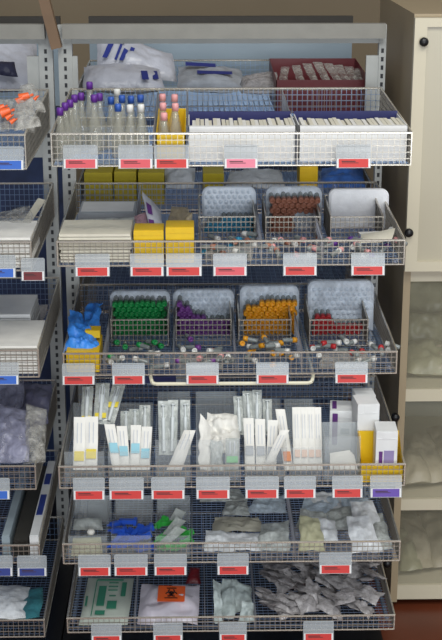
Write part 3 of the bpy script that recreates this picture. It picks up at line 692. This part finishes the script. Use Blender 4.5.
# ------------------------------------------------------------------ basket 5
f5 = flo(5); y5 = BK[5][0]
for i, (xl, xr) in enumerate(((68,107),(111,151),(155,190))):
    tray_open('clear_bin', CLEAR, ['clear bin with a cream item, left end of the fifth basket', 'clear bin of blue pieces in the fifth basket', 'clear bin of green pieces in the fifth basket'][i], 'bin', xl, xr, 536, y5+.012, .145, f5, .012, group='clear bins in the fifth basket', matb=CLEARB)
quad('cream_pad', mat('cream_pad','C9C5A0',.6), 'cream folded pad in the leftmost clear bin of the fifth basket', 'pad', ((71,556),(103,556),(101,537),(73,538)), y5+.02, y5+.06, f5, .008, .002, 10, 8, 30)
quad('clear_roll', F_PCH, 'clear wrapped roll behind the cream pad', 'roll', ((73,530),(103,530),(101,518),(74,519)), y5+.09, y5+.11, f5, .012, .002, 10, 8, 30)
m = MB(); m.lathe([(0,0),(.006,0),(.0075,.002),(.006,.006),(0,.007)], PY(91, 533, y5+.06), (0, -.3, 1), 14); top(m, 'white_stopper', WHITE, 'small round white cap on the cream pad', 'cap')
carton('white_carton', mat('pale_carton','A5B0B4',.5), 'pale carton standing behind the leftmost clear bin', 'box', 88, 107, 505, 999, y5+.165, .04, f5, lid=True)
BLU = mat('blue_clip', '2F5FD0', .35); GRN = mat('green_clip', '3CB84C', .35)
def pieces(xa, xb, n, mt, label, cat, name, grp, seed):
    rnd = random.Random(seed)
    for i in range(n):
        Y = y5+.035+.085*(i//4)/(n/4); px = xa+(xb-xa)*((i % 4)+.5)/4+rnd.uniform(-2, 2)
        x = PY(px, 545, Y).x; zz = f5+.012+.010*(i//4)/(n/4)+rnd.uniform(0, .010); an = rnd.uniform(-.9, .9)
        u = Vector((math.cos(an), math.sin(an), rnd.uniform(-.2, .5))).normalized(); v = u.cross(Vector((0,0,1))).normalized(); w = u.cross(v)
        m = MB(); c = Vector((x, Y, zz)); m.obox(c, u*.012, v*.0045, w*.004); m.obox(c+u*.013, u*.003, v*.0065, w*.0055); m.seg(c-u*.012, c-u*.020, .0026, 6, 0, .0016)
        top(m, name, mt, label, cat, grp)
pieces(114, 149, 14, BLU, 'small blue plastic fitting heaped in the clear bin', 'fitting', 'blue_fitting', 'blue fittings in the clear bin', 21)
pieces(158, 188, 10, GRN, 'small green plastic fitting heaped in the clear bin', 'fitting', 'green_fitting', 'green fittings in the clear bin', 22)
for i in range(3):
    quad('clear_pouch', F_PCH, f'clear pouch lying over the green fittings, {["nearest","middle","farthest"][i]}', 'pouch', ((158+i*4,546-i*10),(170+i*4,548-i*10),(186,530-i*9),(176,526-i*9)), y5+.03+i*.035, y5+.06+i*.03, f5+.02, .002, .001, 6, 6, 40)
PAPB = mat('bluish_pack', 'C3D2DE', .5, bump=.4, bscale=35, var=.2, vscale=150)
PAPG = mat('grey_green_pack', 'B9BEBA', .55, bump=.4, bscale=35, var=.3, vscale=130)
PAPW = mat('white_pack', 'E2E5E6', .5, bump=.3, bscale=30, var=.12, vscale=140)
for px, Yb, Yt, mt, lb in (
    (((200,528),(248,530),(240,512),(204,508)), .18, .24, PAPG, 'long grey-green printed pack at the back of the fifth basket, left part'),
    (((246,530),(286,524),(285,496),(256,497)), .13, .2, PAPB, 'large pale blue patterned pack standing behind the crumpled ones'),
    (((203,556),(236,556),(234,532),(206,530)), -.03, .04, PAPW, 'white crumpled pack by the left wire divider of the fifth basket'),
    (((232,556),(262,556),(268,534),(230,534)), -.03, .04, PAPW, 'white folded pack with dark marks in the middle of the fifth basket'),
    (((256,556),(290,556),(289,520),(262,524)), -.03, .06, PAPG, 'grey folded pack against the right wire divider of the fifth basket'),
    (((212,545),(262,540),(258,524),(214,527)), .05, .11, mat('ivory_pack','C4C0AE',.5,bump=.4,bscale=30,var=.15,vscale=25), 'ivory pack lying over the white crumpled ones'),
    (((300,534),(352,530),(350,497),(304,500)), .08, .2, PAPB, 'pale blue pack lying at the back of the right compartment'),
    (((299,556),(326,556),(318,518),(300,516)), -.03, .05, mat('yellowish_pack','C0BE9C',.5,bump=.4,bscale=30,var=.15,vscale=25), 'yellowish pack leaning on the divider in the right compartment'),
    (((312,548),(338,556),(334,520),(312,516)), .0, .07, PAPW, 'white pack folded over beside the yellowish one'),
    (((324,540),(356,536),(350,505),(318,512)), .05, .13, PAPG, 'grey sterile pack in the middle of the right compartment'),
    (((352,556),(384,556),(368,515),(346,516)), -.04, .05, PAPW, 'broad white sheet pack in front at the right end of the fifth basket'),
    (((350,530),(378,530),(368,498),(340,499)), .06, .17, PAPB, 'pale blue sheet pack rising behind the broad white one'),
    (((316,532),(350,526),(334,497),(306,499)), .14, .22, PAPW, 'white pack at the back left of the right compartment, half hidden'),
    (((296,545),(330,540),(326,514),(300,508)), .06, .12, PAPG, 'dull grey pack lying under the yellowish one'),
    (((356,548),(386,546),(372,500),(350,502)), .02, .12, PAPW, 'tall white sheet pack leaning right at the back of the fifth basket'),
    (((222,538),(250,536),(246,510),(226,512)), .12, .18, PAPG, 'grey pack standing among the packs left of the right divider'),
    (((376,556),(394,554),(382,512),(370,514)), -.03, .1, PAPG, 'narrow grey pack against the right side of the fifth basket')):
    quad('sterile_pack', mt, lb, 'pack', px, Yb, Yt, f5, .005, .006, 20, 18, 55, .004)

# ------------------------------------------------------------------ basket 6
f6 = flo(6); y6 = BK[6][0]
o, P = quad('dressing_pack', mat('pale_green_pack','D0D8CA',.45,bump=.15,bscale=30,var=.06), 'pale green and white dressing pack with green print, lowest basket', 'pack', ((79,626),(128,626),(134,580),(88,578)), y6+.02, y6+.20, f6, .008, .001, 14, 14, 25, .001, power=.3)
TEAL = mat('green_print', '3F8F72', .5)
for u0, v0, u1, v1 in ((.30,.30,.46,.72),(.52,.24,.72,.40),(.30,.12,.5,.20),(.78,.5,.88,.8),(.24,.84,.8,.87),(.22,.10,.24,.86),(.5,.78,.7,.8),(.5,.7,.7,.72),(.5,.62,.7,.64),(.54,.5,.68,.52),(.06,.3,.1,.5)):
    patch(o, P, 'green_print', TEAL, u0, v0, u1, v1, .0105)
o, P = quad('biohazard_bag', mat('lilac_white_bag','CBC5CE',.3,bump=.5,bscale=25,var=.12,vscale=20), 'white specimen bag with an orange biohazard label, lowest basket', 'bag', ((138,626),(198,626),(200,586),(142,584)), y6+.02, y6+.13, f6, .016, .009, 20, 16, 32, .004)
lab = patch(o, P, 'orange_label', ORNG, .30, .38, .76, .78, .019, 'orange label with a black biohazard sign')
Q, n = onq(P, .30, .38, .76, .78, .0202)
cc = (Q[0]+Q[1]+Q[2]+Q[3])/4; uu = (Q[1]-Q[0]).normalized(); vv = (Q[3]-Q[0]).normalized()
m = MB()
for k in range(3):
    th = math.radians(90+120*k); c = cc+uu*math.cos(th)*.0055+vv*math.sin(th)*.0055
    pts = [c+uu*math.cos(th+math.radians(a))*.0055+vv*math.sin(th+math.radians(a))*.0055 for a in range(-310, -49+1, 20)]
    pts = [c+uu*math.cos(th+math.radians(a))*.0055+vv*math.sin(th+math.radians(a))*.0055 for a in range(40, 321, 20)]
    m.path(pts, .0011, 5)
m.path([cc+uu*math.cos(math.radians(a))*.0045+vv*math.sin(math.radians(a))*.0045 for a in range(0, 361, 24)], .0006, 4)
m.obox(cc-vv*.0135, uu*.012, vv*.0008, n*.0004); m.obox(cc+vv*.014, uu*.009, vv*.0008, n*.0004)
m.build('biohazard_sign', BLACK, lab)
quad('red_cap_bag', mat('dark_red_bag','6E1B22',.35,bump=.4), 'dark red bundle behind the biohazard bag', 'bundle', ((186,584),(200,584),(200,568),(190,567)), .12, .16, f6, .009, .004, 10, 10, 50, .002)
m = MB(); 
for i, (px, Yb, Yt) in enumerate(((((214,626),(224,626),(222,585),(213,580)), y6+.02, y6+.09), (((222,626),(236,626),(238,580),(222,578)), y6+.04, y6+.12), (((232,618),(254,606),(250,586),(232,578)), y6+.06, y6+.12), (((240,626),(256,626),(254,604),(242,600)), y6+.02, y6+.05))):
    quad('foil_pack', mat('teal_grey_pack','B0BBB8',.4,bump=.5,bscale=30,var=.25,vscale=90), ['thin grey pack standing at the left of the third compartment, lowest basket', 'folded teal-grey pack standing in the third compartment, lowest basket', 'broad teal-grey pack leaning right in the lowest basket', 'small teal-grey pack at the front beside the grey packet heap'][i], 'pack', px, Yb, Yt, f6, .005, .007, 14, 14, 50, .005)
rnd = random.Random(5)
for i in range(120):
    px = 264+rnd.random()*112; Y = y6+.03+rnd.random()*.30; zz = f6+.012+rnd.random()*.022+.03*max(0, min(1, (Y-y6)/.2))
    c = PY(px, 600, Y); c = Vector((min(max(c.x, PY(262,617,Y).x), X1-.028), Y, zz)); an = rnd.uniform(0, 3.14); s = rnd.uniform(.014, .024)
    u = Vector((math.cos(an), math.sin(an), rnd.uniform(-.3, .3))).normalized()*s; v = Vector((-math.sin(an), math.cos(an), rnd.uniform(.1, .7))).normalized()*s*1.1
    m = MB(); pillow(m, c-u-v, c+u-v*.8, c+u*.9+v, c-u*.8+v*.9, .006, 9, 9, .006, 200+i, 75, edge=.006)
    top(m, 'clear_packet', F_GREY, 'small grey clear packet in the heap at the right of the lowest basket', 'packet', 'grey clear packets in the lowest basket')

# ------------------------------------------------------------------ left rack contents
def LF(k): return LB[k][1]-LB[k][2]
o, P = quad('orange_bag', F_CLR, 'clear bag with orange pieces near the top left corner', 'bag', ((4,128),(34,132),(34,96),(6,100)), .04, .12, LF(1), .014, .008, 18, 16, 40, .004)
o2, P2 = quad('orange_bag', F_CLR, 'crumpled clear bag with an orange tip behind the first', 'bag', ((14,108),(46,112),(33,82),(20,86)), .14, .22, LF(1), .012, .008, 18, 16, 40, .004)
o3, P3 = quad('orange_bag', F_CLR, 'clear crinkled bag against the basket side at the top left', 'bag', ((14,132),(42,126),(34,110),(18,108)), .03, .08, LF(1), .010, .006, 14, 12, 40, .004)
o4, P4 = quad('orange_bag', F_CLR, 'clear bag with orange pieces at the very edge of the photo', 'bag', ((-18,132),(10,132),(8,98),(-14,100)), .06, .14, LF(1), .012, .006, 14, 12, 40, .004)
for i, (px, py, Y, s) in enumerate(((25,97,.11,.9),(20,100,.10,.6),(6,112,.06,.9),(1,108,.07,.7),(13,121,.045,.45),(36,98,.13,.35),(9,117,.05,.5))):
    c = PY(px, py, Y); m = MB(); m.seg(c-Vector((.010*s,0,.003)), c+Vector((.008*s,.002,.003)), .010*s, 9, 0, .006*s, True); m.seg(c+Vector((.010*s,.002,.002)), c+Vector((.016*s,.002,.004)), .0025*s, 6)
    top(m, 'orange_clip', ORNG, 'small orange plastic piece inside a clear bag at the upper left', 'plastic piece', 'orange pieces in clear bags')
quad('poly_bag', BAGW, 'large white plastic bag on the far side of the left rack', 'bag', ((-40,90),(40,90),(36,44),(-40,40)), .55, .7, 1.0, .04, .012, 20, 18, 20, .006)
quad('dark_bundle', mat('dark_blue_bundle','2A2C44',.5,bump=.5), 'dark blue bundle lying on the white bag at the upper left', 'bundle', ((-10,74),(18,76),(14,62),(-8,60)), .52, .54, 1.0, .014, .006, 12, 10, 30, .004)
sheets('ribbed_packet', WHITE, 'flat white packet stacked at the front of the second basket at the left edge', -60, 31, LF(2)+.004, .005, .13, 9, .006, 31, group='white packets in the second left basket', refpy=242)
quad('clear_wrapper', F_CLR, 'crumpled clear wrapper on the white packets at the left edge', 'wrapper', ((-10,232),(34,228),(30,206),(-6,214)), .10, .2, LF(2)+.04, .010, .007, 16, 12, 35, .004)
quad('paper_strip', IVORY, 'slanting pale paper strip behind the clear wrapper at the left edge', 'paper', ((22,222),(30,224),(46,200),(38,198)), .2, .27, LF(2)+.02, .002, .001, 5, 8)
for i in range(4):
    a = PY(-60, 330, .2).x; b = PY(34-i*.4, 330, .2).x; z = LF(3)+.03+i*.0085
    m = MB(); m.box((a,.17,z), (b,.30,z+.007)); m.box((a, .1697, z+.0015), (b-.002, .1701, z+.0022), 1)
    top(m, 'white_card_box', [WHITEC, LGRY], f'thin white card box, {["lowest","second lowest","second highest","topmost"][i]} of the rear stack, third basket at the left edge', 'box', 'rear stack of white card boxes')
m = MB(); a = PY(-60, 330, .17).x; b = PY(33, 330, .17).x; m.box((a,.175,LF(3)+.002), (b,.295,LF(3)+.0295)); top(m, 'white_card_box', WHITEC, 'thick white card box under the rear stack in the third basket at the left edge', 'box')
sheets('white_card_pack', WHITE, 'flat white card pack stacked at the front of the third basket at the left edge', -60, 38, LF(3)+.004, .005, .155, 10, .0052, 33, group='white card packs in the third left basket', refpy=350)
quad('dark_wrapper', F_GREY, 'dark crumpled wrapper behind the white card boxes at the left', 'wrapper', ((-10,322),(44,322),(48,304),(-6,310)), .3, .34, LF(3), .010, .008, 16, 10, 35, .004)
for i, (px, Yb, Yt, mt, lb) in enumerate(((((-6,462),(30,462),(30,410),(-4,404)), .02, .12, F_LIL, 'bluish crinkled clear bag at the front of the fourth basket at the left edge'),
    (((24,464),(46,462),(46,410),(26,404)), .02, .12, F_CLR, 'clear crinkled bag with a sharp fold at the basket corner, left edge'),
    (((-8,430),(24,430),(24,380),(-6,382)), .16, .24, F_LIL, 'bluish plastic bag heaped at the back left'),
    (((20,430),(48,424),(52,384),(24,382)), .14, .27, mat('dark_lilac_bag','65657A',.3,bump=.8,bscale=25,var=.4,vscale=25), 'dark lilac plastic bag heaped against the basket side, left edge'))):
    quad('plastic_bag', mt, lb, 'bag', px, Yb, Yt, LF(4), .016, .010, 20, 20, 32, .004)
# basket 5 left: panels in depth
def slab(label, xa, xb, mt, y0, y1, h, name='upright_folder', stripe=None):
    a = PY(xa, 545, 0.0).x; b = PY(xb, 545, 0.0).x; z0 = LF(5)+.002
    t = thing(name, label, 'folder', ((a+b)/2, y0, z0))
    m = MB(); m.box((a,y0,z0), (b,y1,z0+h)); m.build('cover', mt, t)
    m = MB(); m.box((a+.001,y0+.002,z0+h), (b-.001,y1-.002,z0+h+.0008)); m.build('page_edge', WHITEC if stripe is None else stripe, t)
slab('pale blue-grey folder standing on edge, left of the dark one', 1, 9, mat('pale_folder','8E9CA2',.5), .012, .36, .045, stripe=mat('pale_folder2','9AA7AC',.5))
slab('dark ribbed folder standing on edge in the fifth basket at the left edge', 12, 27, mat('dark_folder','26241F',.6,bump=.6,bscale=60), .02, .36, .034, stripe=mat('dark_folder2','34322C',.6))
slab('white folder with blue squares on its top edge, by the basket side', 29, 38, WHITEC, .012, .36, .045)
b0 = bpy.data.objects
for i, (y0, y1) in enumerate(((.10, .19), (.24, .29))):
    a = PY(30.5, 545, 0).x; b = PY(36.8, 545, 0).x; m = MB(); m.box((a,y0,LF(5)+.048), (b,y1,LF(5)+.0492)); top(m, 'blue_card', DBLUE, ['long blue card on the white folder, nearer one', 'short blue card on the white folder, farther one'][i], 'card')
for i, (px, mt, lb) in enumerate(((((-8,618),(26,618),(30,588),(-4,584)), PAPW, 'white crumpled bag in the lowest basket at the left edge'), (((14,620),(40,618),(43,586),(22,590)), mat('teal_bag','3E7C84',.35,bump=.6,bscale=30,var=.4,vscale=25), 'teal plastic bag in the lowest basket at the left edge'))):
    quad('plastic_bag', mt, lb, 'bag', px, .02, .15, LF(6), .012, .007, 16, 16, 32, .004)

# ------------------------------------------------------------------ cabinet contents
def sack(px, zi, Y, w, h, dep, mt, label, seed, cat='bag'):
    c = PY(px, 400, Y); z0 = ZS[zi]+.001; x = max(c.x, .434+w)
    m = MB(); pillow(m, (x-w,Y,z0+.006), (x+w,Y,z0+.006), (x+w*.93,Y+dep,z0+h), (x-w*.93,Y+dep,z0+h), .03, 18, 16, .014, seed, 22, edge=.006)
    mn = min(v[2] for v in m.v)
    m.v = [(v[0], v[1], v[2]+z0+.001-mn) for v in m.v]
    top(m, 'storage_bag', mt, label, cat)
for i, (px, zi, Y, w, h, d, mt, lb) in enumerate((
    (424,1,.36,.055,.03,.12,SACK,'greenish flat bag, lowest layer on the upper open cabinet shelf'),
    (456,1,.36,.05,.03,.12,SACKB,'beige flat bag further along the upper open cabinet shelf'),
    (426,1,.50,.055,.085,.05,SACK,'greenish bag propped behind the lowest layer on the upper open shelf'),
    (428,1,.58,.06,.15,.05,SACK,'tall greenish bag at the back of the upper open shelf'),
    (462,1,.54,.05,.12,.08,SACKB,'tall beige bag deeper along the upper open shelf'),
    (414,2,.34,.03,.012,.16,SACKB,'low beige bag at the left of the middle cabinet shelf'),
    (436,2,.36,.035,.03,.2,SACKB,'slanted clear-beige bag on the middle cabinet shelf'),
    (460,2,.38,.035,.04,.2,SACKB,'fuller beige bag toward the right of the middle shelf'),
    (408,3,.34,.025,.015,.16,SACK,'low greenish bag in the left corner of the bottom cabinet shelf'),
    (428,3,.35,.035,.03,.2,SACKB,'wide beige bag on the bottom cabinet shelf'),
    (456,3,.36,.035,.035,.22,SACKB,'slanted beige bag at the right of the bottom cabinet shelf'))):
    sack(px, zi, Y, w, h, d, mt, lb, 300+i)

# ------------------------------------------------------------------ light
def area(name, loc, rot, size, sy, e, col):
    l = bpy.data.lights.new(name, 'AREA'); l.shape = 'RECTANGLE'; l.size = size; l.size_y = sy; l.energy = e; l.color = col
    o = bpy.data.objects.new(name, l); C.objects.link(o); o.location = loc; o.rotation_euler = rot; return o
area('ceiling_lamp', (.5, -1.1, 2.75), (math.radians(22), 0, 0), 1.6, .5, 25, (1, .97, .90))
area('ceiling_lamp', (.1, -2.3, 2.7), (math.radians(40), 0, 0), 1.4, .6, 32, (.95, .98, 1))
area('ceiling_lamp', (1.6, -1.0, 2.6), (math.radians(35), math.radians(18), 0), .9, .9, 5, (1, .92, .78))
area('front_fill', (.6, -3.0, 1.0), (math.radians(86), 0, math.radians(10)), 1.8, 1.0, 40, (.92, .96, 1))  # added fill light behind the camera, brightens the inside of the baskets
w = bpy.data.worlds.new('world'); sc.world = w; w.use_nodes = True
bg = w.node_tree.nodes['Background']; bg.inputs['Color'].default_value = (.80, .86, 1, 1); bg.inputs['Strength'].default_value = .36
